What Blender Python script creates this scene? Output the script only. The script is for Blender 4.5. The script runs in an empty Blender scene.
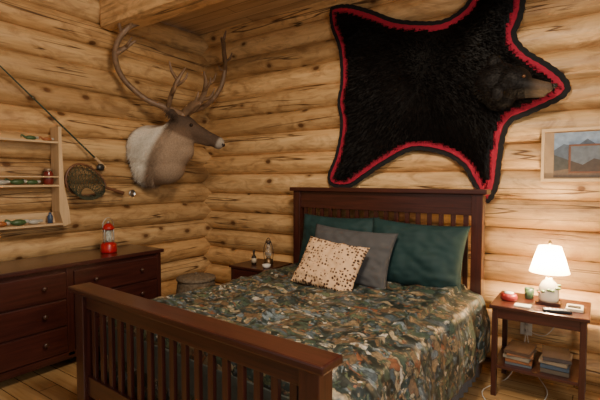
import bpy, bmesh, math, random
from mathutils import Vector, Matrix, noise
from mathutils.geometry import tessellate_polygon
random.seed(7)
V=Vector
# ------------------------------------------------------------------ materials
def newmat(name):
    m=bpy.data.materials.new(name); m.use_nodes=True
    nt=m.node_tree; b=nt.nodes["Principled BSDF"]
    return m,nt,b
def N(nt,t,**k):
    n=nt.nodes.new(t)
    for a,v in k.items():
        if a in n.inputs: n.inputs[a].default_value=v
        else: setattr(n,a,v)
    return n
def ramp(nt,stops,interp='LINEAR'):
    r=nt.nodes.new('ShaderNodeValToRGB'); cr=r.color_ramp; cr.interpolation=interp
    while len(cr.elements)<len(stops): cr.elements.new(0.5)
    for e,(p,c) in zip(cr.elements,stops):
        e.position=p; e.color=(c[0],c[1],c[2],1) if hasattr(c,'__len__') else (c,c,c,1)
    return r
def mix(nt,a,b,fac,mode='MIX'):
    m=nt.nodes.new('ShaderNodeMix'); m.data_type='RGBA'; m.blend_type=mode
    for s,v in ((6,a),(7,b),(0,fac)):
        if hasattr(v,'is_linked') : nt.links.new(v,m.inputs[s])
        else: m.inputs[s].default_value= v if s==0 else (v[0],v[1],v[2],1)
    return m.outputs[2]
def simple(name,col,rough=.5,metal=0,var=.12,scale=20,bump=0,**k):
    m,nt,b=newmat(name); L=nt.links
    tc=N(nt,'ShaderNodeTexCoord'); n=N(nt,'ShaderNodeTexNoise',Scale=scale,Detail=4.0)
    L.new(tc.outputs['Object'],n.inputs['Vector'])
    r=ramp(nt,[(.3,[c*(1-var) for c in col]),(.7,[min(1,c*(1+var)) for c in col])])
    L.new(n.outputs['Fac'],r.inputs['Fac']); L.new(r.outputs['Color'],b.inputs['Base Color'])
    b.inputs['Roughness'].default_value=rough; b.inputs['Metallic'].default_value=metal
    if bump:
        bp=N(nt,'ShaderNodeBump',Strength=bump,Distance=.01); L.new(n.outputs['Fac'],bp.inputs['Height']); L.new(bp.outputs['Normal'],b.inputs['Normal'])
    for kk,v in k.items():
        b.inputs[kk.replace('_',' ')].default_value=v
    return m
def woodmat(name,c1,c2,axis,rough=.35,stretch=28,bump=.15,coat=0):
    m,nt,b=newmat(name+'_'+axis); L=nt.links
    tc=N(nt,'ShaderNodeTexCoord'); mp=N(nt,'ShaderNodeMapping')
    s=[stretch]*3; s['xyz'.index(axis)]=1.5
    mp.inputs['Scale'].default_value=s
    n=N(nt,'ShaderNodeTexNoise',Scale=1.6,Detail=6.0,Roughness=.65,Distortion=.4)
    L.new(tc.outputs['Object'],mp.inputs['Vector']); L.new(mp.outputs['Vector'],n.inputs['Vector'])
    r=ramp(nt,[(.3,c1),(.7,c2)]); L.new(n.outputs['Fac'],r.inputs['Fac']); L.new(r.outputs['Color'],b.inputs['Base Color'])
    b.inputs['Roughness'].default_value=rough
    b.inputs['Coat Weight'].default_value=coat; b.inputs['Coat Roughness'].default_value=.2
    bp=N(nt,'ShaderNodeBump',Strength=bump,Distance=.003); L.new(n.outputs['Fac'],bp.inputs['Height']); L.new(bp.outputs['Normal'],b.inputs['Normal'])
    return m
def wood3(name,c1,c2,**k): return [woodmat(name,c1,c2,a,**k) for a in 'xyz']
def logmat(name,axis,tint=1.0):
    m,nt,b=newmat(name); L=nt.links
    tc=N(nt,'ShaderNodeTexCoord'); geo=N(nt,'ShaderNodeNewGeometry')
    rnd=N(nt,'ShaderNodeVectorMath',operation='SCALE')
    comb=N(nt,'ShaderNodeCombineXYZ')
    for i in range(3): L.new(geo.outputs['Random Per Island'],comb.inputs[i])
    L.new(comb.outputs[0],rnd.inputs[0]); rnd.inputs['Scale'].default_value=37.0
    add=N(nt,'ShaderNodeVectorMath',operation='ADD'); L.new(tc.outputs['Object'],add.inputs[0]); L.new(rnd.outputs[0],add.inputs[1])
    def mp(along,across):
        q=N(nt,'ShaderNodeMapping'); s=[across]*3; s['xyz'.index(axis)]=along
        q.inputs['Scale'].default_value=s; L.new(add.outputs[0],q.inputs['Vector']); return q.outputs[0]
    n1=N(nt,'ShaderNodeTexNoise',Scale=1.0,Detail=7.0,Roughness=.65,Distortion=.3); L.new(mp(1.6,24),n1.inputs['Vector'])
    n2=N(nt,'ShaderNodeTexNoise',Scale=1.0,Detail=5.0,Roughness=.65,Distortion=1.2); L.new(mp(3.6,10),n2.inputs['Vector'])
    t=tint
    light=(.77*t,.52*t,.255*t); mid=(.56*t,.335*t,.140*t); dark=(.25*t,.12*t,.045*t)
    r1=ramp(nt,[(.30,mid),(.58,light)]); L.new(n1.outputs['Fac'],r1.inputs['Fac'])
    r2=ramp(nt,[(.46,0.0),(.66,1.0)]); L.new(n2.outputs['Fac'],r2.inputs['Fac'])
    f2=N(nt,'ShaderNodeMath',operation='MULTIPLY'); L.new(r2.outputs['Color'],f2.inputs[0]); f2.inputs[1].default_value=.58
    c=mix(nt,r1.outputs['Color'],dark,f2.outputs[0])
    ri=ramp(nt,[(0,(.68,.62,.55)),(.5,(1,.98,.95)),(1,(.95,.83,.68))]); L.new(geo.outputs['Random Per Island'],ri.inputs['Fac'])
    c=mix(nt,c,ri.outputs['Color'],1.0,'MULTIPLY')
    vk=N(nt,'ShaderNodeTexVoronoi',Scale=1.0); L.new(mp(4.6,6.5),vk.inputs['Vector'])
    rk=ramp(nt,[(.0,1.0),(.12,.95),(.16,.45),(.30,0.0)]); L.new(vk.outputs['Distance'],rk.inputs['Fac'])
    sep=N(nt,'ShaderNodeSeparateColor'); L.new(vk.outputs['Color'],sep.inputs[0])
    gt=N(nt,'ShaderNodeMath',operation='GREATER_THAN'); L.new(sep.outputs[0],gt.inputs[0]); gt.inputs[1].default_value=.45
    mk=N(nt,'ShaderNodeMath',operation='MULTIPLY'); L.new(rk.outputs['Color'],mk.inputs[0]); L.new(gt.outputs[0],mk.inputs[1])
    c=mix(nt,c,(.11,.045,.016),mk.outputs[0])
    n3=N(nt,'ShaderNodeTexNoise',Scale=1.0,Detail=2.0); L.new(mp(.35,9),n3.inputs['Vector'])
    sb=N(nt,'ShaderNodeMath',operation='SUBTRACT'); L.new(n3.outputs['Fac'],sb.inputs[0]); sb.inputs[1].default_value=.5
    ab=N(nt,'ShaderNodeMath',operation='ABSOLUTE'); L.new(sb.outputs[0],ab.inputs[0])
    rc=ramp(nt,[(.0,.95),(.005,.75),(.010,0.0)]); L.new(ab.outputs[0],rc.inputs['Fac'])
    n4=N(nt,'ShaderNodeTexNoise',Scale=1.3); L.new(add.outputs[0],n4.inputs['Vector'])
    r4=ramp(nt,[(.48,0.0),(.54,1.0)]); L.new(n4.outputs['Fac'],r4.inputs['Fac'])
    mc=N(nt,'ShaderNodeMath',operation='MULTIPLY'); L.new(rc.outputs['Color'],mc.inputs[0]); L.new(r4.outputs['Color'],mc.inputs[1])
    c=mix(nt,c,(.07,.03,.012),mc.outputs[0])
    L.new(c,b.inputs['Base Color']); b.inputs['Roughness'].default_value=.40
    hb=N(nt,'ShaderNodeMath',operation='SUBTRACT'); L.new(n1.outputs['Fac'],hb.inputs[0]); L.new(mc.outputs[0],hb.inputs[1])
    hb2=N(nt,'ShaderNodeMath',operation='ADD'); L.new(hb.outputs[0],hb2.inputs[0]); L.new(n2.outputs['Fac'],hb2.inputs[1])
    bp=N(nt,'ShaderNodeBump',Strength=.55,Distance=.013); L.new(hb2.outputs[0],bp.inputs['Height']); L.new(bp.outputs['Normal'],b.inputs['Normal'])
    return m
def vcolmat(name,rough=.8,attr='Col',bump=0):
    m,nt,b=newmat(name); L=nt.links
    a=N(nt,'ShaderNodeVertexColor',layer_name=attr)
    n=N(nt,'ShaderNodeTexNoise',Scale=90.0,Detail=4.0); tc=N(nt,'ShaderNodeTexCoord'); L.new(tc.outputs['Object'],n.inputs['Vector'])
    r=ramp(nt,[(.3,.75),(.7,1.1)]); L.new(n.outputs['Fac'],r.inputs['Fac'])
    L.new(mix(nt,a.outputs['Color'],r.outputs['Color'],1.0,'MULTIPLY'),b.inputs['Base Color'])
    b.inputs['Roughness'].default_value=rough; b.inputs['Specular IOR Level'].default_value=.25
    if bump:
        bp=N(nt,'ShaderNodeBump',Strength=bump,Distance=.004); L.new(n.outputs['Fac'],bp.inputs['Height']); L.new(bp.outputs['Normal'],b.inputs['Normal'])
    return m
# ------------------------------------------------------------------ builder
class B:
    def __init__(s): s.bm=bmesh.new(); s.mats=[]
    def mi(s,m):
        if m not in s.mats: s.mats.append(m)
        return s.mats.index(m)
    def _fin(s,verts,m,M=None,smooth=False):
        if M is not None: bmesh.ops.transform(s.bm,matrix=M,verts=verts)
        i=s.mi(m); fs=set()
        for v in verts: fs.update(v.link_faces)
        for f in fs: f.material_index=i; f.smooth=smooth
    def box(s,x0,x1,y0,y1,z0,z1,m,bev=.004,M=None):
        if isinstance(m,list):
            d=[abs(x1-x0),abs(y1-y0),abs(z1-z0)]; m=m[d.index(max(d))]
        r=bmesh.ops.create_cube(s.bm,size=1)['verts']
        bmesh.ops.transform(s.bm,matrix=Matrix.Translation(((x0+x1)/2,(y0+y1)/2,(z0+z1)/2))@Matrix.Diagonal((abs(x1-x0),abs(y1-y0),abs(z1-z0),1)),verts=r)
        if bev:
            es=list({e for v in r for e in v.link_edges})
            q=bmesh.ops.bevel(s.bm,geom=es,offset=min(bev,.45*min(abs(x1-x0),abs(y1-y0),abs(z1-z0))),segments=2,affect='EDGES',profile=.6)
            r=list({v for f in q['faces'] for v in f.verts}|{v for v in r if v.is_valid})
        s._fin(r,m,M)
    def lathe(s,prof,c,m,seg=28,M=None,smooth=True):
        vs=[];rows=[]
        for (r,z) in prof:
            row=[s.bm.verts.new((c[0]+max(r,1e-4)*math.cos(2*math.pi*k/seg),c[1]+max(r,1e-4)*math.sin(2*math.pi*k/seg),c[2]+z)) for k in range(seg)]
            rows.append(row); vs+=row
        for a,b_ in zip(rows,rows[1:]):
            for k in range(seg): s.bm.faces.new((a[k],a[(k+1)%seg],b_[(k+1)%seg],b_[k]))
        s.bm.faces.new(rows[0][::-1]); s.bm.faces.new(rows[-1])
        s._fin(vs,m,M,smooth)
    def sph(s,c,r,m,sub=3,M=None):
        if not hasattr(r,'__len__'): r=(r,r,r)
        q=bmesh.ops.create_icosphere(s.bm,subdivisions=sub,radius=1)['verts']
        T=Matrix.Translation(c)@(M if M is not None else Matrix.Identity(4))@Matrix.Diagonal((*r,1))
        s._fin(q,m,T,True)
    def tube(s,pts,rad,m,seg=8,sub=6,flat=1.0):
        P=[V(p) for p in pts]; n=len(P)
        if not hasattr(rad,'__len__'): rad=[rad]*n
        Q=[];R=[]
        for i in range(n-1):
            p0=P[max(i-1,0)];p1=P[i];p2=P[i+1];p3=P[min(i+2,n-1)]
            for k in range(sub):
                t=k/sub
                Q.append(.5*((2*p1)+(p2-p0)*t+(2*p0-5*p1+4*p2-p3)*t*t+(3*p1-p0-3*p2+p3)*t**3)); R.append(rad[i]*(1-t)+rad[i+1]*t)
        Q.append(P[-1]);R.append(rad[-1])
        up=V((0,0,1)); rows=[];vs=[]
        T=(Q[1]-Q[0]).normalized()
        if abs(T.dot(up))>.95: up=V((1,0,0))
        nrm=T.cross(up).normalized()
        for i,q in enumerate(Q):
            T=(Q[min(i+1,len(Q)-1)]-Q[max(i-1,0)])
            if T.length<1e-9: T=V((0,0,1))
            T.normalize(); nrm=(nrm-T*nrm.dot(T))
            if nrm.length<1e-6: nrm=T.orthogonal()
            nrm.normalize(); bn=T.cross(nrm)
            row=[s.bm.verts.new(q+(nrm*math.cos(2*math.pi*k/seg)*R[i]+bn*math.sin(2*math.pi*k/seg)*R[i]*flat)) for k in range(seg)]
            rows.append(row);vs+=row
        for a,b_ in zip(rows,rows[1:]):
            for k in range(seg): s.bm.faces.new((a[k],a[(k+1)%seg],b_[(k+1)%seg],b_[k]))
        s.bm.faces.new(rows[0][::-1]); s.bm.faces.new(rows[-1])
        s._fin(vs,m,None,True)
    def prism(s,poly,axis,a,b,m,bev=0):
        def mk(p,h):
            if axis=='x': return (h,p[0],p[1])
            if axis=='y': return (p[0],h,p[1])
            return (p[0],p[1],h)
        A=[s.bm.verts.new(mk(p,a)) for p in poly]; Bv=[s.bm.verts.new(mk(p,b)) for p in poly]
        n=len(poly)
        for i in range(n): s.bm.faces.new((A[i],A[(i+1)%n],Bv[(i+1)%n],Bv[i]))
        tr=tessellate_polygon([[V((p[0],p[1],0)) for p in poly]])
        for t in tr:
            s.bm.faces.new([A[i] for i in t]); s.bm.faces.new([Bv[i] for i in reversed(t)])
        s._fin(A+Bv,m)
    def obj(s,name,parent=None,fixn=True):
        if fixn: bmesh.ops.recalc_face_normals(s.bm,faces=s.bm.faces)
        xs=[v.co for v in s.bm.verts]
        c=V(((min(v.x for v in xs)+max(v.x for v in xs))/2,(min(v.y for v in xs)+max(v.y for v in xs))/2,min(v.z for v in xs)))
        bmesh.ops.translate(s.bm,vec=-c,verts=s.bm.verts)
        me=bpy.data.meshes.new(name); s.bm.to_mesh(me); s.bm.free()
        for m in s.mats: me.materials.append(m)
        o=bpy.data.objects.new(name,me); bpy.context.collection.objects.link(o)
        if parent:
            o.parent=parent; o.location=c-parent.location
        else: o.location=c
        return o
def empty(name,loc=(0,0,0)):
    o=bpy.data.objects.new(name,None); o.location=loc; o.empty_display_size=.1; bpy.context.collection.objects.link(o); return o
def remesh(parts,voxel,smooth_it=6):
    bm=bmesh.new()
    for p in parts:
        if p[0]=='e':
            _,c,r,rot=p
            q=bmesh.ops.create_icosphere(bm,subdivisions=4,radius=1)['verts']
            bmesh.ops.transform(bm,matrix=Matrix.Translation(c)@rot.to_4x4()@Matrix.Diagonal((*r,1)),verts=q)
        else:
            _,a,b_,r1,r2=p; a=V(a);b_=V(b_); n=max(4,int((b_-a).length/(min(r1,r2)*.3)))
            for i in range(n+1):
                t=i/n; q=bmesh.ops.create_icosphere(bm,subdivisions=3,radius=r1*(1-t)+r2*t)['verts']
                bmesh.ops.translate(bm,vec=a.lerp(b_,t),verts=q)
    me=bpy.data.meshes.new('tmp'); bm.to_mesh(me); bm.free()
    o=bpy.data.objects.new('tmp',me); bpy.context.collection.objects.link(o)
    md=o.modifiers.new('r','REMESH'); md.mode='VOXEL'; md.voxel_size=voxel; md.use_smooth_shade=True
    sm=o.modifiers.new('s','SMOOTH'); sm.factor=.5; sm.iterations=smooth_it
    dg=bpy.context.evaluated_depsgraph_get(); dg.update()
    out=bpy.data.meshes.new_from_object(o.evaluated_get(dg)); bpy.data.objects.remove(o)
    return out
def setcol(me,fn):
    ca=me.color_attributes.new('Col','FLOAT_COLOR','POINT')
    for v in me.vertices:
        c=fn(v.co,v.normal); ca.data[v.index].color=(c[0],c[1],c[2],1)
def meshobj(name,me,mats,parent=None):
    for m in mats: me.materials.append(m)
    xs=[v.co for v in me.vertices]
    c=V(((min(v.x for v in xs)+max(v.x for v in xs))/2,(min(v.y for v in xs)+max(v.y for v in xs))/2,min(v.z for v in xs)))
    me.transform(Matrix.Translation(-c))
    o=bpy.data.objects.new(name,me); bpy.context.collection.objects.link(o)
    if parent: o.parent=parent; o.location=c-parent.location
    else: o.location=c
    return o
def blades(name,roots,mat,parent=None,colfn=None):
    vs=[];fs=[];cols=[]
    for p,d,l,w in roots:
        side=d.cross(V((random.uniform(-1,1),random.uniform(-1,1),random.uniform(-1,1))))
        if side.length<1e-6: continue
        side.normalize(); i=len(vs)
        vs+= [p-side*w,p+side*w,p+d*l]; fs.append((i,i+1,i+2))
        c=colfn(p) if colfn else (1,1,1); cols+=[c]*3
    me=bpy.data.meshes.new(name); me.from_pydata(vs,[],fs)
    ca=me.color_attributes.new('Col','FLOAT_COLOR','POINT')
    for i,c in enumerate(cols): ca.data[i].color=(*c,1)
    return meshobj(name,me,[mat],parent)

cherry=wood3('cherry_wood',(.024,.006,.0045),(.072,.018,.012),rough=.28,coat=.35)
pine=wood3('light_pine',(.50,.33,.17),(.68,.48,.27),rough=.5)
brass=simple('brass',(.55,.38,.14),.3,1)
steel=simple('steel',(.5,.5,.5),.3,1)
black=simple('black_plastic',(.015,.015,.015),.4)
# ------------------------------------------------------------------ room
H=3.0
def logwall(name,axis,a0,a1,z_start,tint,r=.109,step=.205):
    bm=bmesh.new(); z=z_start; seg=26
    while z<H+.05:
        rr=r*random.uniform(.98,1.05); L=a1-a0; n=int(L/.06); ph=random.random()*100
        rows=[]
        for i in range(n+1):
            a=a0+L*i/n
            cz=z+.010*noise.noise((a*.6,ph,0)); co=.012*noise.noise((a*.5,ph,7))
            row=[]
            for j in range(seg):
                th=2*math.pi*j/seg
                rad=rr*(1+.040*noise.noise((a*1.1,ph+math.cos(th)*1.2,math.sin(th)*1.2))+.020*noise.noise((a*5,ph+math.cos(th)*3,math.sin(th)*3)))
                o=r-rad*math.cos(th)+co; zz=cz+rad*math.sin(th)
                row.append(bm.verts.new((a,o,zz) if axis=='x' else (-o,a,zz)))
            rows.append(row)
        for p,q in zip(rows,rows[1:]):
            for j in range(seg):
                f=bm.faces.new((p[j],p[(j+1)%seg],q[(j+1)%seg],q[j])); f.smooth=True
        bm.faces.new(rows[0]); bm.faces.new(rows[-1][::-1])
        z+=step
    bmesh.ops.recalc_face_normals(bm,faces=bm.faces)
    me=bpy.data.meshes.new(name); bm.to_mesh(me); bm.free()
    me.materials.append(logmat(name+'_pine_log',axis,tint))
    o=bpy.data.objects.new(name,me); bpy.context.collection.objects.link(o)
    return o
logwall('wall_back','x',-.23,5.4,.10,1.0)
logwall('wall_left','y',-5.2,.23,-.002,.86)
def plankmat(name,c1,c2,axis,w,rough):
    m,nt,b=newmat(name); L=nt.links
    tc=N(nt,'ShaderNodeTexCoord')
    mp=N(nt,'ShaderNodeMapping')
    if axis=='y': mp.inputs['Rotation'].default_value=(0,0,math.radians(90))
    L.new(tc.outputs['Object'],mp.inputs['Vector'])
    br=N(nt,'ShaderNodeTexBrick',Scale=1.0); br.inputs['Brick Width'].default_value=1.9; br.inputs['Row Height'].default_value=w
    br.inputs['Mortar Size'].default_value=.003; br.inputs['Color1'].default_value=(*c1,1); br.inputs['Color2'].default_value=(*c2,1); br.inputs['Mortar'].default_value=(.12,.06,.02,1)
    L.new(mp.outputs[0],br.inputs['Vector'])
    m2=N(nt,'ShaderNodeMapping'); s=[16,16,16]; s['xyz'.index(axis)]=1.2; m2.inputs['Scale'].default_value=s; L.new(tc.outputs['Object'],m2.inputs['Vector'])
    n=N(nt,'ShaderNodeTexNoise',Scale=1.0,Detail=6.0,Distortion=.6); L.new(m2.outputs[0],n.inputs['Vector'])
    r=ramp(nt,[(.3,(.62,.55,.46)),(.65,(1,1,1))]); L.new(n.outputs['Fac'],r.inputs['Fac'])
    L.new(mix(nt,br.outputs['Color'],r.outputs['Color'],1.0,'MULTIPLY'),b.inputs['Base Color'])
    b.inputs['Roughness'].default_value=rough
    return m
fb=B(); fb.box(-.23,5.4,-5.2,.23,-.1,0,plankmat('floor_pine_planks',(.46,.28,.12),(.54,.35,.16),'x',.12,.25),bev=0); fb.obj('floor')
cb=B(); cb.box(-.23,5.4,-5.2,.23,H,H+.08,plankmat('ceiling_pine_boards',(.64,.44,.24),(.72,.52,.30),'x',.14,.6),bev=0); cb.obj('ceiling')
bm_=B(); bm_.box(-.02,5.4,-1.25,-1.01,2.70,H-.002,logmat('beam_pine','x',1.08),bev=.05); bm_.obj('ceiling_beam')
# ------------------------------------------------------------------ BED
XL,XR=1.325,2.985
YH=-.15; YF=-2.19
bed=empty('bed',((XL+XR)/2,YH,0))
hb=B()
for x in (XL,XR-.075): hb.box(x,x+.075,YH-.065,YH+.01,0,1.27,cherry)
hb.box(XL-.03,XR+.03,YH-.085,YH+.03,1.27,1.305,cherry,.006)
hb.box(XL+.075,XR-.075,YH-.05,YH-.012,1.12,1.27,cherry)
hb.box(XL+.075,XR-.075,YH-.05,YH-.012,.42,.56,cherry)
nsl=17
for i in range(nsl):
    x=XL+.075+(XR-XL-.15)*(i+.5)/nsl; hb.box(x-.017,x+.017,YH-.04,YH-.02,.55,1.13,cherry,.002)
hb.obj('headboard',bed)
fo=B(); FT=.770
for x in (XL-.02,XR-.085): fo.box(x,x+.085,YF,YF+.085,0,FT-.033,cherry)
fo.box(XL-.055,XR+.03,YF-.022,YF+.107,FT-.033,FT,cherry,.008)
fo.box(XL+.065,XR-.085,YF+.018,YF+.062,FT-.115,FT-.033,cherry)
fo.box(XL+.065,XR-.085,YF+.018,YF+.062,.16,.27,cherry)
for i in range(nsl):
    x=XL+.078+(XR-XL-.165)*(i+.5)/nsl; fo.box(x-.017,x+.017,YF+.03,YF+.05,.26,FT-.11,cherry,.002)
fo.obj('footboard',bed)
ra=B()
for x in (XL+.02,XR-.05): ra.box(x,x+.03,YF+.08,YH-.04,.17,.32,cherry)
ra.obj('side_rails',bed)
sheet=simple('bed_skirt_grey',(.10,.095,.095),.9,bump=.2)
mt=B(); mt.box(XL+.055,XR-.055,YF+.10,YH-.06,.18,.545,simple('mattress_fabric',(.10,.12,.11),.9),.04); mt.obj('mattress',bed)
sk=B()
def skirt(b_,x,y0,y1,z0,z1,m):
    n=120; A=[];Bv=[]
    for i in range(n+1):
        y=y0+(y1-y0)*i/n; w=.010*math.sin(i*1.1)+.006*noise.noise((i*.3,0,0))
        A.append(b_.bm.verts.new((x+w*1.4,y,z0))); Bv.append(b_.bm.verts.new((x+w*.3,y,z1)))
    for i in range(n): b_.bm.faces.new((A[i],A[i+1],Bv[i+1],Bv[i]))
    b_._fin(A+Bv,m,None,True)
skirt(sk,XR+.008,YF+.12,YH-.09,.03,.42,sheet); skirt(sk,XL-.008,YF+.12,YH-.09,.03,.42,sheet)
sk.obj('bed_skirt',bed)
def quiltmat():
    m,nt,b=newmat('camo_quilt_print'); L=nt.links
    tc=N(nt,'ShaderNodeTexCoord')
    nz=N(nt,'ShaderNodeTexNoise',Scale=11.0,Detail=4.0); L.new(tc.outputs['Object'],nz.inputs['Vector'])
    vm=N(nt,'ShaderNodeVectorMath',operation='MULTIPLY_ADD'); L.new(nz.outputs['Color'],vm.inputs[0]); vm.inputs[1].default_value=(.11,.11,.11); L.new(tc.outputs['Object'],vm.inputs[2])
    mp=N(nt,'ShaderNodeMapping'); mp.inputs['Scale'].default_value=(.65,1.5,1.0); mp.inputs['Rotation'].default_value=(0,0,.5); L.new(vm.outputs[0],mp.inputs['Vector'])
    v1=N(nt,'ShaderNodeTexVoronoi',Scale=16.0); L.new(mp.outputs[0],v1.inputs['Vector'])
    s1=N(nt,'ShaderNodeSeparateColor'); L.new(v1.outputs['Color'],s1.inputs[0])
    pal=[(0,(.012,.019,.016)),(.17,(.038,.064,.045)),(.31,(.055,.078,.090)),(.42,(.115,.075,.042)),(.51,(.022,.036,.034)),(.63,(.20,.145,.082)),(.72,(.085,.110,.062)),(.81,(.29,.24,.155)),(.87,(.17,.065,.030)),(.90,(.12,.16,.18)),(.965,(.44,.41,.34))]
    r1=ramp(nt,pal,'CONSTANT'); L.new(s1.outputs[0],r1.inputs['Fac'])
    v2=N(nt,'ShaderNodeTexVoronoi',Scale=54.0); L.new(vm.outputs[0],v2.inputs['Vector'])
    s2=N(nt,'ShaderNodeSeparateColor'); L.new(v2.outputs['Color'],s2.inputs[0])
    r2=ramp(nt,pal,'CONSTANT'); L.new(s2.outputs[1],r2.inputs['Fac'])
    n5=N(nt,'ShaderNodeTexNoise',Scale=18.0,Detail=3.0); L.new(tc.outputs['Object'],n5.inputs['Vector'])
    r5=ramp(nt,[(.46,0.0),(.56,1.0)]); L.new(n5.outputs['Fac'],r5.inputs['Fac'])
    c=mix(nt,r1.outputs['Color'],r2.outputs['Color'],r5.outputs['Color'])
    n6=N(nt,'ShaderNodeTexNoise',Scale=70.0,Detail=4.0); L.new(tc.outputs['Object'],n6.inputs['Vector'])
    r6=ramp(nt,[(.3,.60),(.7,1.45)]); L.new(n6.outputs['Fac'],r6.inputs['Fac'])
    c=mix(nt,c,r6.outputs['Color'],1.0,'MULTIPLY')
    ve=N(nt,'ShaderNodeTexVoronoi',feature='DISTANCE_TO_EDGE',Scale=16.0); L.new(mp.outputs[0],ve.inputs['Vector'])
    re=ramp(nt,[(.01,.7),(.05,0.0)]); L.new(ve.outputs['Distance'],re.inputs['Fac'])
    c=mix(nt,c,(.010,.014,.012),re.outputs['Color'])
    L.new(c,b.inputs['Base Color']); b.inputs['Roughness'].default_value=.45; b.inputs['Specular IOR Level'].default_value=.5
    bn=N(nt,'ShaderNodeTexNoise',Scale=60.0); L.new(tc.outputs['Object'],bn.inputs['Vector'])
    bp=N(nt,'ShaderNodeBump',Strength=.15,Distance=.004); L.new(bn.outputs['Fac'],bp.inputs['Height']); L.new(bp.outputs['Normal'],b.inputs['Normal'])
    return m
def comforter():
    bm=bmesh.new(); x0,x1=XL-.005,XR+.005; W=x1-x0; drop=.31; top=.60; R=.10
    NS=180;NT=200; tot=W+2*drop
    y0=YF+.115; y1=YH-.085
    rows=[]
    a=R*math.pi/2
    for j in range(NT+1):
        t=j/NT; y=y0+(y1-y0)*t; row=[]
        for i in range(NS+1):
            s=-drop+tot*i/NS
            q=min(s,W-s)
            if q<0: px=-.028*min(1,-q/.1); pz=top-R+q
            elif q<a: th=q/a*math.pi/2; px=R*(1-math.cos(th)); pz=top-R+R*math.sin(th)
            else: px=q-a+R; pz=top
            sx=(W/2)/(W/2-a+R)
            px=px*sx if px>0 else px
            x= x0+px if s<W/2 else x1-px
            z=pz
            w=.030*noise.noise((x*2.2,y*2.2,1))+.018*noise.noise((x*6,y*5,4))+.009*noise.noise((x*15,y*13,9))
            rg=1-abs(noise.noise((x*3.2,y*4.2,21)))*3.2; w+=.016*max(0,rg)
            puff=.020*abs(math.sin(x*math.pi/.28))**.7*abs(math.sin(y*math.pi/.28))**.7
            if q>=a: z+=w+puff+.015*math.sin(math.pi*min(1,q/(W/2)))
            else:
                h=(w*1.3+puff+.016*math.sin(y*16+2*noise.noise((y,0,3)))*min(1,max(0,.1-q)/.2))
                x+= (-h if s<W/2 else h) if q<a*.6 else 0
                z+= w*.8 if q>0 else .02*noise.noise((y*2.5,s,5))
            e=min((y-y0)/.09,1)
            if e<1: z-=.10*(1-math.sqrt(max(0,1-(1-e)**2)))*(1 if q>0 else .3)
            row.append(bm.verts.new((x,y,z)))
        rows.append(row)
    for a_,b_ in zip(rows,rows[1:]):
        for i in range(NS): f=bm.faces.new((a_[i],a_[i+1],b_[i+1],b_[i])); f.smooth=True
    prev=rows[0]
    for k in range(1,5):
        cur=[bm.verts.new((v.co.x,v.co.y-.004*k+.004*noise.noise((v.co.x*8,k,0)),max(v.co.z-.07,.30))) for v in prev]
        for i in range(NS): f=bm.faces.new((cur[i],cur[i+1],prev[i+1],prev[i])); f.smooth=True
        prev=cur
    me=bpy.data.meshes.new('comforter'); bm.to_mesh(me); bm.free()
    o=meshobj('comforter',me,[quiltmat()],bed)
    sd=o.modifiers.new('t','SOLIDIFY'); sd.thickness=.015; sd.offset=-1
    return o
comforter()
bed.rotation_euler=(0,0,math.radians(-2.6))
def pillow(name,w,h,T,loc,tilt,roll,yaw,mat,seed=0,flange=0):
    bm=bmesh.new(); n=44
    grid={}
    for sgn in (1,-1):
        for i in range(n+1):
            for j in range(n+1):
                u=-1+2*i/n; v=-1+2*j/n
                if sgn==-1 and (i in(0,n) or j in(0,n)): grid[(sgn,i,j)]=grid[(1,i,j)]; continue
                cx=u*(1-.07*(1-v*v)*abs(u)**3*1.0)*w/2; cz=v*(1-.09*(1-u*u)*abs(v)**3)*h/2
                uu=min(1,abs(u)*(1+flange)); vv=min(1,abs(v)*(1+flange))
                th=T/2*(max(0,1-uu**3.0)**.55)*(max(0,1-vv**3.0)**.55)
                wr=.014*noise.noise((u*2.5+seed,v*2.5,sgn))+.010*noise.noise((u*6+seed,v*6,sgn*3))
                wr*=min(1,th/(T*.2))
                grid[(sgn,i,j)]=bm.verts.new((cx,-sgn*(th+wr),cz))
    for sgn in (1,-1):
        for i in range(n):
            for j in range(n):
                q=[grid[(sgn,i,j)],grid[(sgn,i+1,j)],grid[(sgn,i+1,j+1)],grid[(sgn,i,j+1)]]
                f=bm.faces.new(q if sgn==1 else q[::-1]); f.smooth=True
    me=bpy.data.meshes.new(name); bm.to_mesh(me); bm.free(); me.materials.append(mat)
    o=bpy.data.objects.new(name,me); bpy.context.collection.objects.link(o)
    o.matrix_world=Matrix.Translation(loc)@Matrix.Rotation(yaw,4,'Z')@Matrix.Rotation(tilt,4,'X')@Matrix.Rotation(roll,4,'Y')
    return o
teal=simple('teal_pillowcase',(.004,.030,.031),.75,var=.1,scale=6,bump=.1)
grey=simple('grey_pillowcase',(.065,.065,.068),.85,var=.08,scale=8,bump=.1)
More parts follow.
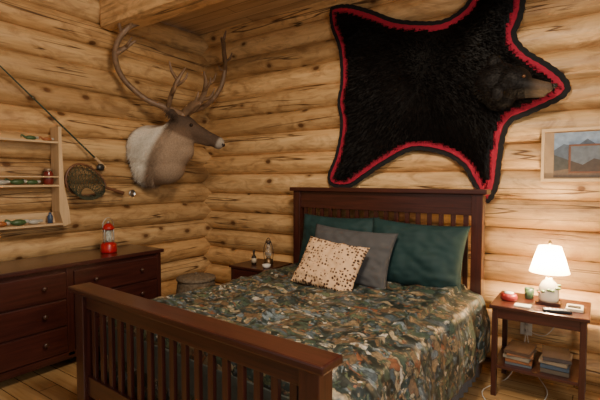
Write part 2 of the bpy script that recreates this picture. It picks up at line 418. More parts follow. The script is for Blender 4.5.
def leomat():
    m,nt,b=newmat('spotted_tan_fabric'); L=nt.links
    tc=N(nt,'ShaderNodeTexCoord'); nz=N(nt,'ShaderNodeTexNoise',Scale=40.0); L.new(tc.outputs['Object'],nz.inputs['Vector'])
    vm=N(nt,'ShaderNodeVectorMath',operation='MULTIPLY_ADD'); L.new(nz.outputs['Color'],vm.inputs[0]); vm.inputs[1].default_value=(.008,.008,.008)
    mp=N(nt,'ShaderNodeMapping'); mp.inputs['Scale'].default_value=(1,.15,1); L.new(tc.outputs['Object'],mp.inputs['Vector']); L.new(mp.outputs[0],vm.inputs[2])
    v=N(nt,'ShaderNodeTexVoronoi',Scale=46.0); v.inputs['Randomness'].default_value=.5; L.new(vm.outputs[0],v.inputs['Vector'])
    r=ramp(nt,[(.0,(.36,.16,.06)),(.12,(.28,.11,.04)),(.18,(.035,.014,.008)),(.38,(.045,.018,.010)),(.45,(.66,.43,.25))]); L.new(v.outputs['Distance'],r.inputs['Fac'])
    L.new(r.outputs['Color'],b.inputs['Base Color']); b.inputs['Roughness'].default_value=.85
    return m
pillow('teal_pillow',.72,.50,.17,(1.87,-.335,.835),math.radians(-14),0,0,teal,1)
pillow('teal_pillow.001',.74,.50,.17,(2.54,-.37,.825),math.radians(-16),math.radians(2),0,teal,5)
pillow('grey_pillow',.70,.44,.15,(2.10,-.55,.80),math.radians(-24),math.radians(3),math.radians(2),grey,9)
pillow('spotted_throw_pillow',.50,.39,.12,(2.07,-.785,.765),math.radians(-36),math.radians(7),math.radians(4),leomat(),13)
# ------------------------------------------------------------------ DRESSER
dr=B(); X0,X1=.03,.50; Y0,Y1=-2.60,-1.02; HT=.77
dr.box(X0,X1+.02,Y0-.02,Y1+.02,HT-.03,HT,cherry,.006)
dr.box(X0+.01,X1-.012,Y0,Y1,.09,HT-.03,cherry,.003)
for y in (Y0,Y1-.05,):
    for x in (X0+.01,X1-.05): dr.box(x,x+.05,y,y+.05,0,.12,cherry)
dr.box(X1-.02,X1,Y0,Y0+.045,.09,HT-.03,cherry); dr.box(X1-.02,X1,Y1-.045,Y1,.09,HT-.03,cherry)
ym=(Y0+Y1)/2; dr.box(X1-.02,X1,ym-.025,ym+.025,.09,HT-.03,cherry)
dr.box(X1-.02,X1,Y0,Y1,.07,.12,cherry)
knob=simple('dark_knob',(.05,.02,.012),.25)
dh=(HT-.05-.13)/3
for k in range(3):
    z0=.13+k*dh
    for (a,b_) in ((Y0+.05,ym-.03),(ym+.03,Y1-.05)):
        dr.box(X1-.02,X1+.006,a,b_,z0,z0+dh-.014,cherry,.004)
        for f in (.22,.78):
            dr.lathe([(.007,0),(.007,.012),(.016,.018),(.017,.026),(.010,.032),(0,.033)],(0,0,0),knob,16,M=Matrix.Translation((X1+.005,a+(b_-a)*f,z0+dh*.5))@Matrix.Rotation(math.radians(90),4,'Y'))
dr.obj('dresser')
red=simple('red_enamel',(.38,.01,.01),.3); glass=simple('lantern_glass',(.8,.85,.85),.05,Transmission_Weight=.9,IOR=1.3)
la=B(); S=1.35; LX,LY=.30,-1.385
c=(0,0,0)
la.lathe([(.045,0),(.048,.008),(.046,.05),(.034,.06),(.03,.065)],c,red)
la.lathe([(.028,.065),(.034,.08),(.034,.12),(.028,.14)],c,glass)
la.lathe([(.012,.066),(.012,.12),(.004,.13)],c,simple('mantle_white',(.8,.75,.6),.8),12)
la.lathe([(.032,.14),(.036,.145),(.034,.155),(.02,.172),(.012,.178)],c,red)
la.lathe([(.01,.178),(.01,.19),(0,.191)],c,steel,12)
for k in range(4):
    a=k*math.pi/2+.4; la.tube([(.037*math.cos(a),.037*math.sin(a),.06),(.038*math.cos(a),.038*math.sin(a),.10),(.036*math.cos(a),.036*math.sin(a),.145)],.0025,steel,6,3)
la.tube([(0,-.036,.15),(0,-.03,.19),(0,0,.215),(0,.03,.19),(0,.036,.15)],.002,steel,6,6)
bmesh.ops.transform(la.bm,matrix=Matrix.Translation((LX,LY,HT))@Matrix.Scale(S,4),verts=la.bm.verts)
la.obj('camping_lantern')
# ------------------------------------------------------------------ nightstands
def nightstand(name,x0,x1,y0,y1,h,shelfz,drawer=False):
    b_=B()
    b_.box(x0-.015,x1+.015,y0-.015,y1,h-.022,h,cherry,.006)
    for x in (x0,x1-.032):
        for y in (y0,y1-.035): b_.box(x,x+.032,y,y+.032,0,h-.02,cherry,.003)
    b_.box(x0+.02,x1-.02,y0+.006,y0+.022,h-.085,h-.02,cherry,.002)
    b_.box(x0+.02,x1-.02,y1-.025,y1-.01,h-.085,h-.02,cherry,.002)
    b_.box(x0+.006,x0+.022,y0+.02,y1-.02,h-.085,h-.02,cherry,.002)
    b_.box(x1-.022,x1-.006,y0+.02,y1-.02,h-.085,h-.02,cherry,.002)
    b_.box(x0+.005,x1-.005,y0+.005,y1-.01,shelfz-.018,shelfz,cherry,.003)
    if drawer:
        b_.box(x0+.03,x1-.03,y0-.006,y0+.02,h-.20,h-.03,cherry,.003); b_.sph(((x0+x1)/2,y0-.015,h-.11),.014,knob,2)
        b_.box(x0+.01,x1-.01,y0+.01,y1-.02,h-.21,h-.03,cherry,.002)
    return b_.obj(name)
nightstand('nightstand',3.10,3.60,-.50,-.09,.585,.20)
nightstand('nightstand.001',.84,1.24,-.50,-.09,.58,.18,True)
# ------------------------------------------------------------------ table lamp
lp=empty('table_lamp',(3.39,-.27,.585)); c=(3.39,-.27,.586)
cer=simple('glazed_ceramic',(.75,.70,.58),.25,var=.05); green=simple('painted_green',(.10,.16,.07),.4)
brn=simple('painted_brown',(.25,.1,.04),.4)
lb=B()
lb.box(c[0]-.07,c[0]+.07,c[1]-.05,c[1]+.05,c[2],c[2]+.014,cherry,.004)
lb.lathe([(.052,.014),(.058,.03),(.060,.06),(.056,.10),(.040,.135),(.022,.15),(.018,.165)],c,cer)
for k in range(14):
    a=k*2.4; z=.03+.09*((k*.37)%1); lb.sph((c[0]+.057*math.cos(a),c[1]+.057*math.sin(a),c[2]+z),(.014,.014,.009),green if k%3 else brn,2)
lb.lathe([(.010,.16),(.010,.20),(.016,.205),(.016,.235),(0,.236)],c,brass,14)
for sg in (-1,1): lb.tube([(c[0]+sg*.012,c[1],c[2]+.19),(c[0]+sg*.05,c[1],c[2]+.24),(c[0]+sg*.045,c[1],c[2]+.31),(c[0],c[1],c[2]+.375)],.0015,brass,6)
lb.lathe([(.006,.372),(.008,.38),(.010,.39),(.004,.402),(0,.403)],c,brass,12)
lb.obj('lamp_base',lp)
ms,nt,b=newmat('linen_shade'); L=nt.links
out=nt.nodes['Material Output']; tr=N(nt,'ShaderNodeBsdfTranslucent'); tr.inputs[0].default_value=(.95,.84,.64,1)
di=N(nt,'ShaderNodeBsdfDiffuse'); di.inputs[0].default_value=(.9,.82,.68,1)
mx=N(nt,'ShaderNodeMixShader'); mx.inputs[0].default_value=.5; L.new(di.outputs[0],mx.inputs[1]); L.new(tr.outputs[0],mx.inputs[2])
em=N(nt,'ShaderNodeEmission'); em.inputs[0].default_value=(1,.76,.47,1); em.inputs[1].default_value=2.0
ad=N(nt,'ShaderNodeAddShader'); L.new(mx.outputs[0],ad.inputs[0]); L.new(em.outputs[0],ad.inputs[1]); L.new(ad.outputs[0],out.inputs['Surface'])
sh=B(); seg=40; rows=[]
for (r,z) in ((.113,.20),(.107,.22),(.084,.30),(.064,.365)):
    rows.append([sh.bm.verts.new((c[0]+r*math.cos(2*math.pi*k/seg)*(1+.012*(k%2)),c[1]+r*math.sin(2*math.pi*k/seg)*(1+.012*(k%2)),c[2]+z)) for k in range(seg)])
for a_,b_ in zip(rows,rows[1:]):
    for k in range(seg): sh.bm.faces.new((a_[k],a_[(k+1)%seg],b_[(k+1)%seg],b_[k]))
sh._fin(sum(rows,[]),ms,None,True)
sh.obj('lamp_shade',lp)
bulb=bpy.data.lights.new('lamp_bulb','POINT'); bulb.energy=46; bulb.color=(1,.72,.42); bulb.shadow_soft_size=.03
bl=bpy.data.objects.new('lamp_bulb',bulb); bpy.context.collection.objects.link(bl); bl.parent=lp; bl.location=(0,0,.27)
# ------------------------------------------------------------------ clutter right
ck=B(); ck.lathe([(.045,0),(.05,.01),(.05,.03),(.04,.042),(0,.045)],(3.17,-.33,.586),simple('clock_red',(.28,.02,.02),.35)); ck.lathe([(.03,.043),(.028,.05),(0,.051)],(3.17,-.33,.586),simple('dial_white',(.8,.8,.78),.4)); ck.obj('alarm_clock')
ph=B(); ph.box(3.49,3.58,-.40,-.28,.5855,.605,simple('phone_ivory',(.7,.62,.48),.4),.006); ph.box(3.50,3.565,-.38,-.34,.604,.612,black,.003); ph.obj('cordless_phone_base')
rc_=B(); Mr=Matrix.Translation((3.45,-.46,.5865))@Matrix.Rotation(.25,4,'Z'); rc_.box(-.075,.075,-.02,.02,0,.018,black,.005,M=Mr)
for i_ in range(6):
    for j_ in range(2): rc_.box(-.06+i_*.02,-.05+i_*.02,-.012+j_*.014,-.004+j_*.014,.0175,.0195,steel,.001,M=Mr)
rc_.obj('remote_control')
pt=B(); pt.box(3.22,3.31,-.47,-.40,.5855,.592,simple('paper_white',(.62,.58,.5),.8),.001); pt.obj('note_pad')
gl=B(); gl.lathe([(.022,0),(.026,.004),(.030,.07),(.028,.07),(.023,.008),(0,.006)],(3.275,-.22,.586),simple('green_mug',(.05,.09,.05),.3),22); gl.obj('drinking_cup')
bk=B(); random.seed(3)
pg=simple('book_pages',(.50,.44,.34),.9)
def stack(x0,x1,y0,y1,z,cols):
    for col in cols:
        t=random.uniform(.012,.028); Mr=Matrix.Translation(((x0+x1)/2,(y0+y1)/2,z))@Matrix.Rotation(random.uniform(-.14,.14),4,'Z')
        hx,hy=(x1-x0)/2,(y1-y0)/2
        cov=simple('book_cover',col,.45)
        bk.box(-hx,hx,-hy,hy,0,.003,cov,.0008,M=Mr); bk.box(-hx+.004,hx-.004,-hy+.004,hy-.002,.003,t-.003,pg,0,M=Mr); bk.box(-hx,hx,-hy,hy,t-.003,t,cov,.0008,M=Mr)
        bk.box(-hx,hx,-hy,-hy+.003,0,t,cov,.0008,M=Mr)
        z+=t+.0008
stack(3.17,3.32,-.44,-.22,.2005,[(.12,.14,.16),(.3,.12,.05),(.28,.24,.18),(.26,.12,.06),(.10,.06,.04)])
stack(3.37,3.52,-.45,-.23,.2005,[(.1,.08,.06),(.05,.08,.12),(.25,.2,.14),(.06,.05,.05)])
bk.obj('book_stack')
ou=B(); ou.box(3.20,3.275,-.012,0,.27,.385,simple('outlet_plastic',(.8,.76,.66),.4),.003)
of_=simple('outlet_face',(.7,.66,.56),.4)
for z in (.305,.35): ou.box(3.222,3.253,-.016,-.01,z-.014,z+.014,of_,.003); ou.box(3.231,3.234,-.0175,-.014,z-.006,z+.006,black,0); ou.box(3.241,3.244,-.0175,-.014,z-.006,z+.006,black,0)
ou.obj('wall_outlet')
cbw=simple('cord_white',(.7,.66,.58),.5)
cd=B(); cd.tube([(3.42,-.085,.58),(3.44,-.05,.45),(3.36,-.04,.3),(3.24,-.03,.31)],.003,cbw)
cd.tube([(3.24,-.03,.30),(3.22,-.06,.15),(3.15,-.2,.006),(3.05,-.5,.006),(3.2,-.8,.006),(3.1,-1.1,.006),(3.3,-1.3,.006)],.0035,cbw)
cd.tube([(3.235,-.03,.345),(3.3,-.1,.08),(3.4,-.3,.006),(3.3,-.65,.006),(3.08,-.75,.006),(3.04,-.95,.006)],.003,cbw)
cd.obj('power_cord')
# ------------------------------------------------------------------ framed picture
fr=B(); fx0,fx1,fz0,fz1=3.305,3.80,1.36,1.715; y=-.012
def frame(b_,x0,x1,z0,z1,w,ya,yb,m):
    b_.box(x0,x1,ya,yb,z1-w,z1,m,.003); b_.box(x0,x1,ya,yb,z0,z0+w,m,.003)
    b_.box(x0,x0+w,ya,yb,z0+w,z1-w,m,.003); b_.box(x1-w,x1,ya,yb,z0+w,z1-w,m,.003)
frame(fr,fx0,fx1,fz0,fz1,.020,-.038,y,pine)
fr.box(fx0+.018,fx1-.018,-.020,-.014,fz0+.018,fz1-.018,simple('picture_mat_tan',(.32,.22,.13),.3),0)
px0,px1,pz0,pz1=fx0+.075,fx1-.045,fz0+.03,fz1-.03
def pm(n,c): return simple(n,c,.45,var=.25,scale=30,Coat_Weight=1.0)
fr.box(px0,px1,-.0225,-.0195,pz0,pz1,pm('painted_reflection_sky',(.20,.28,.40)),0)  # blue and dark landscape layers paint in a window's reflection on the glass
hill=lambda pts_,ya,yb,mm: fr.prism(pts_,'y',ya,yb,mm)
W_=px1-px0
hill([(px0,pz0),(px1,pz0),(px1,pz0+.20),(px0+W_*.85,pz0+.235),(px0+W_*.7,pz0+.19),(px0+W_*.5,pz0+.25),(px0+W_*.33,pz0+.20),(px0+W_*.15,pz0+.22),(px0,pz0+.18)],-.0235,-.0222,pm('painted_reflection_mountain',(.075,.10,.14)))
hill([(px0,pz0),(px1,pz0),(px1,pz0+.11),(px0+W_*.6,pz0+.14),(px0+W_*.3,pz0+.10),(px0,pz0+.15)],-.0245,-.0232,pm('painted_reflection_forest',(.05,.05,.045)))
hill([(px0,pz0),(px1,pz0),(px1,pz0+.05),(px0+W_*.45,pz0+.07),(px0,pz0+.04)],-.0255,-.0242,pm('painted_reflection_shore',(.13,.09,.06)))
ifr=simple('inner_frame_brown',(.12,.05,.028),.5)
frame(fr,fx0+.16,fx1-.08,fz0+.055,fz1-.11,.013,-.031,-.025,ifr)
fr.box(fx0+.168,fx1-.088,-.029,-.0265,fz0+.063,fz1-.118,pm('inner_reflection_lake',(.10,.12,.15)),0)  # dark inner window, part of the same painted reflection
hill([(fx0+.168,fz0+.063),(fx1-.088,fz0+.063),(fx1-.088,fz0+.12),(fx0+.30,fz0+.15),(fx0+.24,fz0+.11),(fx0+.168,fz0+.14)],-.0298,-.0288,pm('inner_reflection_shore',(.05,.035,.025)))
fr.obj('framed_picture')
# ------------------------------------------------------------------ BEAR PELT
pts=[(1.62,2.89),(1.70,2.915),(1.83,2.89),(2.03,2.8),(2.25,2.68),(2.5,2.61),(2.64,2.6),(2.76,2.65),(2.83,2.74),(2.88,2.85),(3.03,2.90),(3.17,2.80),(3.19,2.6),(3.17,2.48),(3.14,2.38),(3.21,2.27),(3.33,2.17),(3.43,2.07),(3.47,1.98),(3.43,1.91),(3.33,1.86),(3.21,1.81),(3.12,1.77),(3.08,1.66),(3.06,1.48),(3.04,1.31),(2.98,1.20),(2.91,1.25),(2.84,1.37),(2.78,1.47),(2.64,1.56),(2.4,1.6),(2.17,1.5),(1.99,1.39),(1.83,1.3),(1.65,1.31),(1.6,1.41),(1.68,1.6),(1.73,1.86),(1.70,2.06),(1.73,2.25),(1.71,2.52),(1.63,2.73)]
def catmull(P,sub):
    n=len(P);o=[]
    for i in range(n):
        p0,p1,p2,p3=[V((*P[(i+k)%n],0)) for k in (-1,0,1,2)]
        for k in range(sub):
            t=k/sub; q=.5*((2*p1)+(p2-p0)*t+(2*p0-5*p1+4*p2-p3)*t*t+(3*p1-p0-3*p2+p3)*t**3); o.append((q.x,q.y))
    return o
outl=catmull(pts,8)
def area_(P): return .5*sum(P[i][0]*P[(i+1)%len(P)][1]-P[(i+1)%len(P)][0]*P[i][1] for i in range(len(P)))
def offset(P,d,scallop=0):
    s=1 if area_(P)>0 else -1; n=len(P); o=[]; L_=0
    for i in range(n):
        a=V(P[i-3]);b_=V(P[(i+3)%n]); t=(b_-a).normalized(); nn=V((-t.y,t.x))*s
        L_+=(V(P[i])-V(P[i-1])).length
        dd=d+scallop*abs(math.sin(L_*math.pi/.06))
        p=V(P[i])+nn*dd; o.append((p.x,p.y))
    return o
PD=-.022
pelt=empty('bear_pelt',(2.5,-.03,1.8))
blackfelt=simple('black_felt',(.006,.006,.007),.95,scale=80,bump=.3); redfelt=simple('red_felt',(.31,.006,.030),.9,scale=60,bump=.3)
p1=B(); p1.prism(offset(outl,.008,-.007),'y',-.012+PD,-.002+PD,blackfelt); p1.obj('felt_backing',pelt)
p2=B(); p2.prism(offset(outl,.042,-.004),'y',-.022+PD,-.0125+PD,redfelt); p2.obj('red_felt_border',pelt)
inner=offset(outl,.072)
def dist_in(x,z,P):
    ins=False; dm=9; n=len(P)
    for i in range(n):
        x1,z1=P[i];x2,z2=P[(i+1)%n]
        if (z1>z)!=(z2>z) and x<(x2-x1)*(z-z1)/(z2-z1)+x1: ins=not ins
        dx,dz=x2-x1,z2-z1; l=dx*dx+dz*dz; t=max(0,min(1,((x-x1)*dx+(z-z1)*dz)/l)) if l else 0
        d=math.hypot(x-x1-t*dx,z-z1-t*dz); dm=min(dm,d)
    return dm if ins else -dm
innc=inner[::2]
g=.022; D={}
ix0,iz0=1.55,1.15
for i in range(int(1.95/g)+1):
    for j in range(int(1.8/g)+1):
        D[(i,j)]=dist_in(ix0+i*g,iz0+j*g,innc)
def hgt(x,z,d): return .014+.055*(1-math.exp(-max(d,0)/.10))+.016*noise.noise((x*3,z*3,0))*min(1,max(d,0)/.08)
bmf=bmesh.new(); vv={}
for k,d in D.items():
    if d>-.004: x=ix0+k[0]*g;z=iz0+k[1]*g; vv[k]=bmf.verts.new((x,PD-.022-hgt(x,z,d)+.014,z))
for (i,j) in vv:
    q=[(i,j),(i+1,j),(i+1,j+1),(i,j+1)]
    if all(k in vv for k in q): f=bmf.faces.new([vv[k] for k in q]); f.smooth=True
me=bpy.data.meshes.new('hide'); bmf.to_mesh(me); bmf.free()
furm,nt,b=newmat('black_bear_fur'); b.inputs['Roughness'].default_value=.50; b.inputs['Specular IOR Level'].default_value=.15
a=N(nt,'ShaderNodeVertexColor',layer_name='Col'); nt.links.new(a.outputs['Color'],b.inputs['Base Color'])
def furcol(p):
    k=.5+.5*noise.noise((p.x*4,p.y*4,p.z*4)); r=random.random()
    return (.003+.007*k*r,.0022+.0035*k*r,.002+.002*k*r)
setcol(me,lambda co,n:(.003,.0024,.0022)); hide=meshobj('hide',me,[furm],pelt)
roots=[]; random.seed(5)
keys=[k for k in D if D[k]>-.002]
for n_ in range(44000):
    k=random.choice(keys); x=ix0+(k[0]+random.random()-.5)*g; z=iz0+(k[1]+random.random()-.5)*g; d=D[k]
    y=PD-.022-hgt(x,z,d)+.014
    cx,cz=2.45,2.05
    dr_=V((x-cx,0,z-cz))
    if dr_.length>0: dr_.normalize()
    fl=V((dr_.x*.8+.4*noise.noise((x*4,z*4,3)), -.42-.25*random.random(), dr_.z*.5-.55+.4*noise.noise((x*4,z*4,8)))).normalized()
    roots.append((V((x,y,z)),fl,random.uniform(.025,.05)*(.5 if d<.04 else 1),.0016))
blades('fur',roots,furm,pelt,furcol)
R0=Matrix.Identity(3); dy=PD
hd=[('e',V((3.04,-.12+dy,2.04)),(.15,.10,.14),R0),('e',V((3.14,-.15+dy,2.03)),(.115,.09,.105),R0),
    ('c',(3.19,-.17+dy,2.0),(3.345,-.165+dy,1.965),.060,.036),('c',(3.18,-.15+dy,1.965),(3.32,-.145+dy,1.930),.05,.022),
    ('e',V((3.02,-.15+dy,2.18)),(.050,.022,.058),R0),('e',V((3.06,-.235+dy,1.95)),(.045,.022,.055),R0),('e',V((3.06,-.11+dy,1.95)),(.10,.07,.09),R0)]
hm=remesh(hd,.009,4)
def bearcol(co,n):
    t=max(0,min(1,(co.x-3.24)/.07)); return (.006+.085*t,.0045+.058*t,.004+.038*t)
setcol(hm,bearcol); fm=vcolmat('bear_face_fur',.6,bump=.6)
ho=meshobj('bear_head',hm,[fm],pelt)
ex=B(); ex.sph((3.385,-.168+dy,1.972),(.017,.022,.017),simple('bear_nose',(.012,.01,.01),.25))
ae=simple('amber_eye',(.12,.05,.02),.1)
ex.sph((3.215,-.218+dy,2.045),.011,ae); ex.sph((3.23,-.16+dy,2.075),.011,ae)
ex.obj('nose_and_eyes',pelt)
hr=[]; hw=[(v.co+ho.location+pelt.location,v.normal) for v in hm.vertices]
for n_ in range(9000):
    p,nn=random.choice(hw)
    if p.x>3.22: continue
    f=(V((-.8,0,-.3))+nn*.5+V((random.uniform(-.2,.2),random.uniform(-.2,.2),random.uniform(-.2,.2)))).normalized(); hr.append((p,f,random.uniform(.012,.024),.0014))
blades('head_fur',hr,furm,pelt,furcol)
# ------------------------------------------------------------------ CARIBOU
CY=.06
car=empty('caribou_head_mount',(0,-.75+CY,1.6))
hA=V((.39,-.735+CY,1.885)); nose=V((.72,-.54+CY,1.70)); hd_=(nose-hA).normalized()
rotn=V((1,0,0)).rotation_difference(hd_).to_matrix()
side=V((0,0,1)).cross(hd_).normalized(); upv=hd_.cross(side)
def q_(x,y,z): return V((x,y+CY,z))
parts=[('c',q_(.05,-.84,1.66),q_(.22,-.81,1.66),.24,.230),('c',q_(.06,-.84,1.51),q_(.24,-.81,1.51),.20,.185),
 ('c',q_(.22,-.81,1.62),q_(.34,-.76,1.76),.225,.170),('c',q_(.34,-.76,1.76),hA,.155,.112),('c',q_(.22,-.81,1.56),q_(.38,-.74,1.65),.19,.12),
 ('e',hA+hd_*.03,(.135,.095,.105),rotn),('c',hA+hd_*.06,hA+hd_*.26,.088,.062),('c',hA+hd_*.26,nose-hd_*.05,.062,.058),
 ('e',nose-hd_*.045,(.062,.062,.060),rotn),('c',hA+hd_*.06-upv*.058,hA+hd_*.30-upv*.035,.062,.040),
 ('e',hA+hd_*.10+side*.060+upv*.045,(.035,.02,.022),rotn),('e',hA+hd_*.10-side*.060+upv*.045,(.035,.02,.022),rotn)]
for sg in (-1,1):
    e0=hA-hd_*.04+side*sg*.08+upv*.05; e1=e0+side*sg*.17+upv*.03-hd_*.07
    parts.append(('c',e0,e0.lerp(e1,.5),.024,.040)); parts.append(('c',e0.lerp(e1,.5),e1,.040,.010))
cm=remesh(parts,.011,4)
def ccol(co,n=None):
    t=(co-hA).dot(hd_); lat=(co-hA).dot(upv)
    white=V((.84,.78,.67)); brown=V((.13,.080,.050)); tan=V((.30,.21,.14)); dk=V((.055,.036,.026))
    w=noise.noise((co.x*7,co.y*7,co.z*7))
    k2=max(0,min(1,(t+.12)/.05))
    c=brown.lerp(dk,max(0,min(1,.45+lat*5+w*.6)))
    if lat<-.07: c=c.lerp(tan,min(1,(-.07-lat)/.03))
    if t>.375: c=c.lerp(white,.30*min(1,(t-.375)/.02))
    k=max(0,min(1,(co.z-1.86+.06*w)/.06))
    cn=white.lerp(brown*1.6,k)
    if co.z<1.40: cn=cn.lerp(V((.16,.11,.075)),max(0,min(1,(1.40-co.z+.06*w)/.08)))
    if co.x<.05: cn=cn.lerp(V((.24,.17,.12)),max(0,min(1,(.05-co.x+.03*w)/.05)))
    cn=cn*(.90+.22*w)
    c=cn.lerp(c,k2)
    return (c.x,c.y,c.z)
setcol(cm,ccol); cmat=vcolmat('caribou_hide',.85,bump=.5)
for v in cm.vertices:
    if v.co.x<.004: v.co.x=.004
co_=meshobj('head_and_neck',cm,[cmat],car)
roots=[]; off=co_.location+car.location
hw=[(v.co+off,v.normal.copy()) for v in cm.vertices]
for n_ in range(24000):
    p,nn=random.choice(hw); t=(p-hA).dot(hd_)
    if t>.0 or p.x<.02: continue
    f=(-hd_*.45+V((0,0,-1.0))+nn*.30+V((random.uniform(-.25,.25),random.uniform(-.25,.25),random.uniform(-.2,.2)))).normalized()
    roots.append((p,f,random.uniform(.02,.05),.0018))
blades('neck_hair',roots,cmat,car,ccol)
eb=B(); ge=simple('glass_eye',(.02,.012,.008),.05); nsr=simple('nostril',(.02,.012,.01),.5)
for sg in (-1,1):
    eb.sph(hA+hd_*.105+side*sg*.076+upv*.042,.017,ge)
    eb.sph(nose+hd_*.006+side*sg*.026+upv*.004,(.012,.012,.010),nsr,2)
eb.sph(nose+hd_*.004,(.018,.03,.02),nsr,3)
eb.obj('eyes_and_nostrils',car)
antm=simple('antler_bone',(.17,.10,.055),.5,var=.35,scale=18,bump=.4)
an=B(); K=1.5
def tb(p,r,**k): an.tube(p,[q*K for q in r],antm,k.get('seg',9),k.get('sub',6),k.get('flat',1.0))
def antler(S):
    b0=hA-hd_*.02+side*S*.038+upv*.09
    def P(out,back,up): return V((b0.x-back,b0.y+S*out,b0.z+up))
    beam=[P(0,0,0),P(.09,.10,.06),P(.25,.22,.14),P(.43,.28,.30),P(.52,.25,.48),P(.50,.17,.64),P(.42,.08,.76)]
    if S>0: beam=[P(0,0,0),P(.12,.06,.07),P(.32,.05,.16),P(.46,.0,.34),P(.50,-.03,.54),P(.46,-.06,.70),P(.38,-.10,.82)]
    tb(beam,[.024,.020,.017,.016,.016,.016,.005],seg=12,sub=8)
    b=beam
    tb([b[5],b[5]+V((.05,-S*.05,.07)),b[5]+V((.10,-S*.13,.10))],[.015,.011,.003],flat=1.3)
    tb([b[5],b[5]+V((-.02,S*.01,.07)),b[5]+V((-.01,S*.0,.13))],[.013,.010,.003])
    tb([b[4],b[4]+V((.07,-S*.06,.06)),b[4]+V((.12,-S*.13,.13))],[.014,.011,.003],flat=1.3)
    tb([b[4]+V((.07,-S*.06,.06)),b[4]+V((.12,-S*.05,.08)),b[4]+V((.16,-S*.06,.13))],[.010,.008,.003])
    tb([b[6].lerp(b[5],.5),b[6]+V((.02,S*.03,.02)),b[6]+V((.04,S*.03,.07))],[.011,.009,.003])
    tb([b[4]+V((0,0,-.03)),b[4]+V((-.04,-S*.03,.01)),b[4]+V((-.08,-S*.02,.06))],[.010,.007,.002])
    z0=b[1]; m1=z0+V((.10,S*.04,.10)); m2=m1+V((.08,-S*.01,.13))
    tb([z0,m1,m2,m2+V((.04,-S*.06,.12))],[.015,.014,.013,.003],flat=1.4)
    tb([m1,m1+V((.09,S*.04,.03)),m1+V((.14,S*.05,.11))],[.012,.010,.003])
    tb([m2,m2+V((.02,S*.08,.06)),m2+V((.03,S*.11,.14))],[.011,.009,.003])
    tb([m2.lerp(m1,.4),m2+V((.07,-S*.02,0)),m2+V((.10,-S*.03,.06))],[.011,.008,.003])
    w0=b0+V((.01,0,.01)); w1=w0+V((.11,-S*.015,.07)); w2=w1+V((.10,-S*.01,.01))
    tb([w0,w1,w2],[.014,.014,.004],flat=2.0 if S<0 else 1)
    tb([w1,w1+V((.06,0,.06)),w1+V((.08,0,.12))],[.011,.009,.003])
    an.sph(b0,(.040,.040,.03),antm,2)
antler(-1); antler(1)
an.obj('antlers',car)
# ------------------------------------------------------------------ wall shelf
cs=B()
zt,zb=1.74,1.02
def cside(y,sg):
    poly=[(y,zb-.02),(y+sg*.055,zb+.0),(y+sg*.045,zb+.12),(y+sg*.012,zb+.30),(y+sg*.0,zt-.1),(y+sg*.0,zt+.05),(y-sg*.025,zt+.05),(y-sg*.03,zb+.1)]
    cs.prism(poly,'x',.005,.13,pine[2])
cside(-1.66,1); cside(-2.42,-1)
for z in (zb,1.325,1.665): cs.box(.004,.125,-2.42,-1.66,z-.008,z+.008,pine,.002)
cs.box(.002,.010,-2.42,-1.66,zb,zb+.09,pine,.002)
cs.box(.1,.125,-2.42,-1.66,1.39,1.40,pine,.002)
cs.obj('wall_shelf')
it=B(); rl=simple('jar_glass_red',(.16,.02,.015),.15)
it.lathe([(.03,0),(.036,.01),(.036,.085),(.028,.10),(.028,.105)],(.07,-1.74,1.3335),rl,20); it.lathe([(.031,.105),(.031,.128),(0,.129)],(.07,-1.74,1.3335),simple('jar_lid',(.3,.22,.15),.4,.6),20)
it.obj('glass_jar')
it=B(); gm=simple('lure_green',(.05,.10,.035),.4); og=simple('lure_orange',(.30,.10,.03),.4); wh=simple('lure_white',(.38,.37,.32),.4)
for (y,z,m_,s) in ((-1.86,1.3335,gm,1),(-1.96,1.3335,gm,1.1),(-2.07,1.3335,wh,1),(-1.74,1.6735,og,.8),(-1.86,1.6735,gm,.9),(-1.85,1.0285,wh,1),(-1.96,1.0285,gm,1.2),(-2.08,1.0285,og,1)):
    it.sph((.07,y,z+.02*s),(.022*s,.045*s,.02*s),m_,3); it.sph((.07,y+.045*s,z+.024*s),(.012*s,.02*s,.014*s),wh,2)
    it.tube([(.07,y-.04*s,z+.02*s),(.07,y-.07*s,z+.04*s),(.07,y-.075*s,z+.015*s)],[.01*s,.006*s,.002],m_,6)
it.obj('fishing_lures')
it=B(); it.lathe([(.02,0),(.02,.055),(.011,.07),(.011,.085),(0,.086)],(.07,-1.735,1.0285),simple('bottle_blue',(.04,.07,.14),.2),16); it.obj('small_bottle')
# ------------------------------------------------------------------ fly rod + reel
rd=B(); a0=V((.055,-2.45,2.56)); a1=V((.05,-1.33,1.55))
rodm=simple('rod_green',(.02,.05,.04),.25); cork=simple('cork',(.5,.33,.17),.8)
rd.tube([a0,a0.lerp(a1,.5),a1],[.003,.006,.008],rodm,8)
e=(a1-a0).normalized(); rd.tube([a1-e*.02,a1+e*.05,a1+e*.11],[.012,.014,.012],cork,12)
for t in (.15,.35,.55,.75,.9):
    p=a0.lerp(a1,t); rd.tube([p+V((.004,0,0)),p+V((.014,0,-.006)),p+e*.01+V((.004,0,0))],.0012,steel,5,4)
q=a1+e*.06+V((.012,-.015,-.03))
rd.lathe([(.0,-.012),(.030,-.012),(.030,-.008),(.012,-.007),(.012,.007),(.030,.008),(.030,.012),(0,.012)],(0,0,0),simple('reel_dark',(.08,.08,.08),.35,.8),24,M=Matrix.Translation(q)@Matrix.Rotation(math.radians(90),4,'Y'))
rd.obj('fishing_rod')
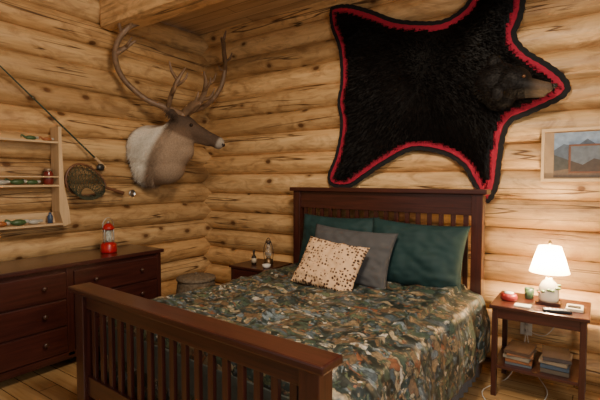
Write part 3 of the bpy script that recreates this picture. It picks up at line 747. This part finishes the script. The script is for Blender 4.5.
# landing net
ln=B(); hc=V((.055,-1.425,1.36)); ax=V((0,.93,-.30)).normalized(); ay=V((0,.30,.93)).normalized()
hoop=[]
for k in range(33):
    a=2*math.pi*k/32; rx=.175*math.cos(a); ry=.125*math.sin(a)*(1-.28*math.cos(a)); hoop.append(hc+ax*rx+ay*ry)
wl=woodmat('net_hoop_wood',(.10,.04,.02),(.22,.10,.05),'y')
ln.tube(hoop,.010,wl,8,3)
ln.tube([hc+ax*.16,hc+ax*.25,hc+ax*.36],[.013,.013,.018],wl,10)
ln.tube([hc+ay*.125+V((-.06,0,-.004)),hc+ay*.125+V((-.01,0,-.004)),hc+ay*.125+V((.012,0,.012))],.004,black,6,3)
netm=simple('net_olive',(.05,.055,.03),.9)
rings=[]
for d_,sc in ((0,.97),(.03,.9),(.06,.78),(.09,.60),(.115,.38)):
    rings.append([hc-V((0,0,1))*d_*1.0+V((min(.07,d_*1.2),0,0))+ax*(.175*sc*math.cos(2*math.pi*k/24)-.02*d_/.1)+ay*(.125*sc*math.sin(2*math.pi*k/24)*(1-.28*math.cos(2*math.pi*k/24))) for k in range(25)])
for rg in rings[1:]: ln.tube(rg,.0025,netm,4,1)
for k in range(24): ln.tube([rg[k] for rg in rings],.0025,netm,4,2)
for sh_ in (1,2):
    for k in range(24): ln.tube([rg[(k+i_*sh_)%24]+V((.003,0,0)) for i_,rg in enumerate(rings)],.002,netm,4,2)
ln.obj('landing_net')
dk=B(); dk.lathe([(.034,0),(.034,.012),(.028,.018),(.026,.014),(0,.014)],(0,0,0),steel,28,M=Matrix.Translation((.002,-.96,1.245))@Matrix.Rotation(math.radians(90),4,'Y')); dk.obj('wall_thermometer')
# ------------------------------------------------------------------ hamper
hp=B(); wk2=simple('hamper_wicker',(.16,.12,.078),.8,var=.4,scale=45,bump=.8)
c=(.50,-.62,0); pr=[(.15,0),(.17,.02)]
for k in range(18): pr.append((.17+.02*math.sin(k/17*math.pi)+.003*(k%2),.02+.40*k/17))
hp.lathe(pr,c,wk2,36); hp.lathe([(.178,.42),(.185,.425),(.185,.445),(.16,.455),(.05,.47),(0,.472)],c,wk2,36); hp.sph((c[0],c[1],.48),.015,wk2,2)
hp.obj('wicker_hamper')
# ------------------------------------------------------------------ left nightstand items
nb=B(); c=(1.0,-.36,.581); nb.lathe([(.022,0),(.024,.01),(.024,.07),(.010,.09),(.009,.12),(.012,.122),(.012,.135),(0,.136)],c,simple('dark_bottle',(.03,.02,.012),.15),20); nb.lathe([(.0245,.02),(.0245,.06)],c,simple('bottle_label',(.5,.42,.3),.7),20); nb.obj('glass_bottle')
ol=B(); c=(1.11,-.28,.581)
ol.lathe([(.042,0),(.046,.008),(.040,.045),(.02,.058),(.018,.066)],c,simple('oil_lamp_brass',(.16,.10,.05),.35,.8))
ol.lathe([(.018,.066),(.032,.09),(.030,.12),(.017,.16),(.016,.20)],c,glass)
ol.lathe([(.018,.20),(.03,.205),(.012,.225),(0,.226)],c,simple('tin_top',(.12,.09,.07),.4,.8),20)
ol.tube([(c[0]-.045,c[1],.60),(c[0]-.055,c[1],.72),(c[0],c[1],.83),(c[0]+.055,c[1],.72),(c[0]+.045,c[1],.60)],.003,black,6)
ol.obj('oil_lantern')
db=B(); db.lathe([(.025,0),(.036,.012),(.04,.03),(.037,.032),(.032,.014),(0,.01)],(1.20,-.42,.581),simple('bowl_white',(.7,.68,.62),.3),24); db.obj('trinket_dish')
# ------------------------------------------------------------------ lights
w=bpy.data.worlds.new('world'); bpy.context.scene.world=w; w.use_nodes=True
w.node_tree.nodes['Background'].inputs[0].default_value=(1,.89,.77,1); w.node_tree.nodes['Background'].inputs[1].default_value=.40
def area(name,loc,tgt,size,en,col):
    l=bpy.data.lights.new(name,'AREA'); l.size=size; l.energy=en; l.color=col
    o=bpy.data.objects.new(name,l); bpy.context.collection.objects.link(o); o.location=loc
    o.rotation_euler=(V(tgt)-V(loc)).to_track_quat('-Z','Y').to_euler(); return o
area('ceiling_light',(3.0,-2.2,2.92),(2.0,-.9,.6),.5,80,(1,.82,.61))
area('window_daylight',(5.2,-3.2,1.9),(1.2,-.8,1.2),1.2,44,(1,.95,.88))
# ------------------------------------------------------------------ camera
cd_=bpy.data.cameras.new('camera'); cam=bpy.data.objects.new('camera',cd_); bpy.context.collection.objects.link(cam)
cd_.sensor_width=36; cd_.lens=36*430/600; cd_.clip_start=.02
cam.location=(3.63,-3.4,1.37); cam.rotation_euler=(math.radians(90-2.66),0,math.radians(34.7))
bpy.context.scene.camera=cam
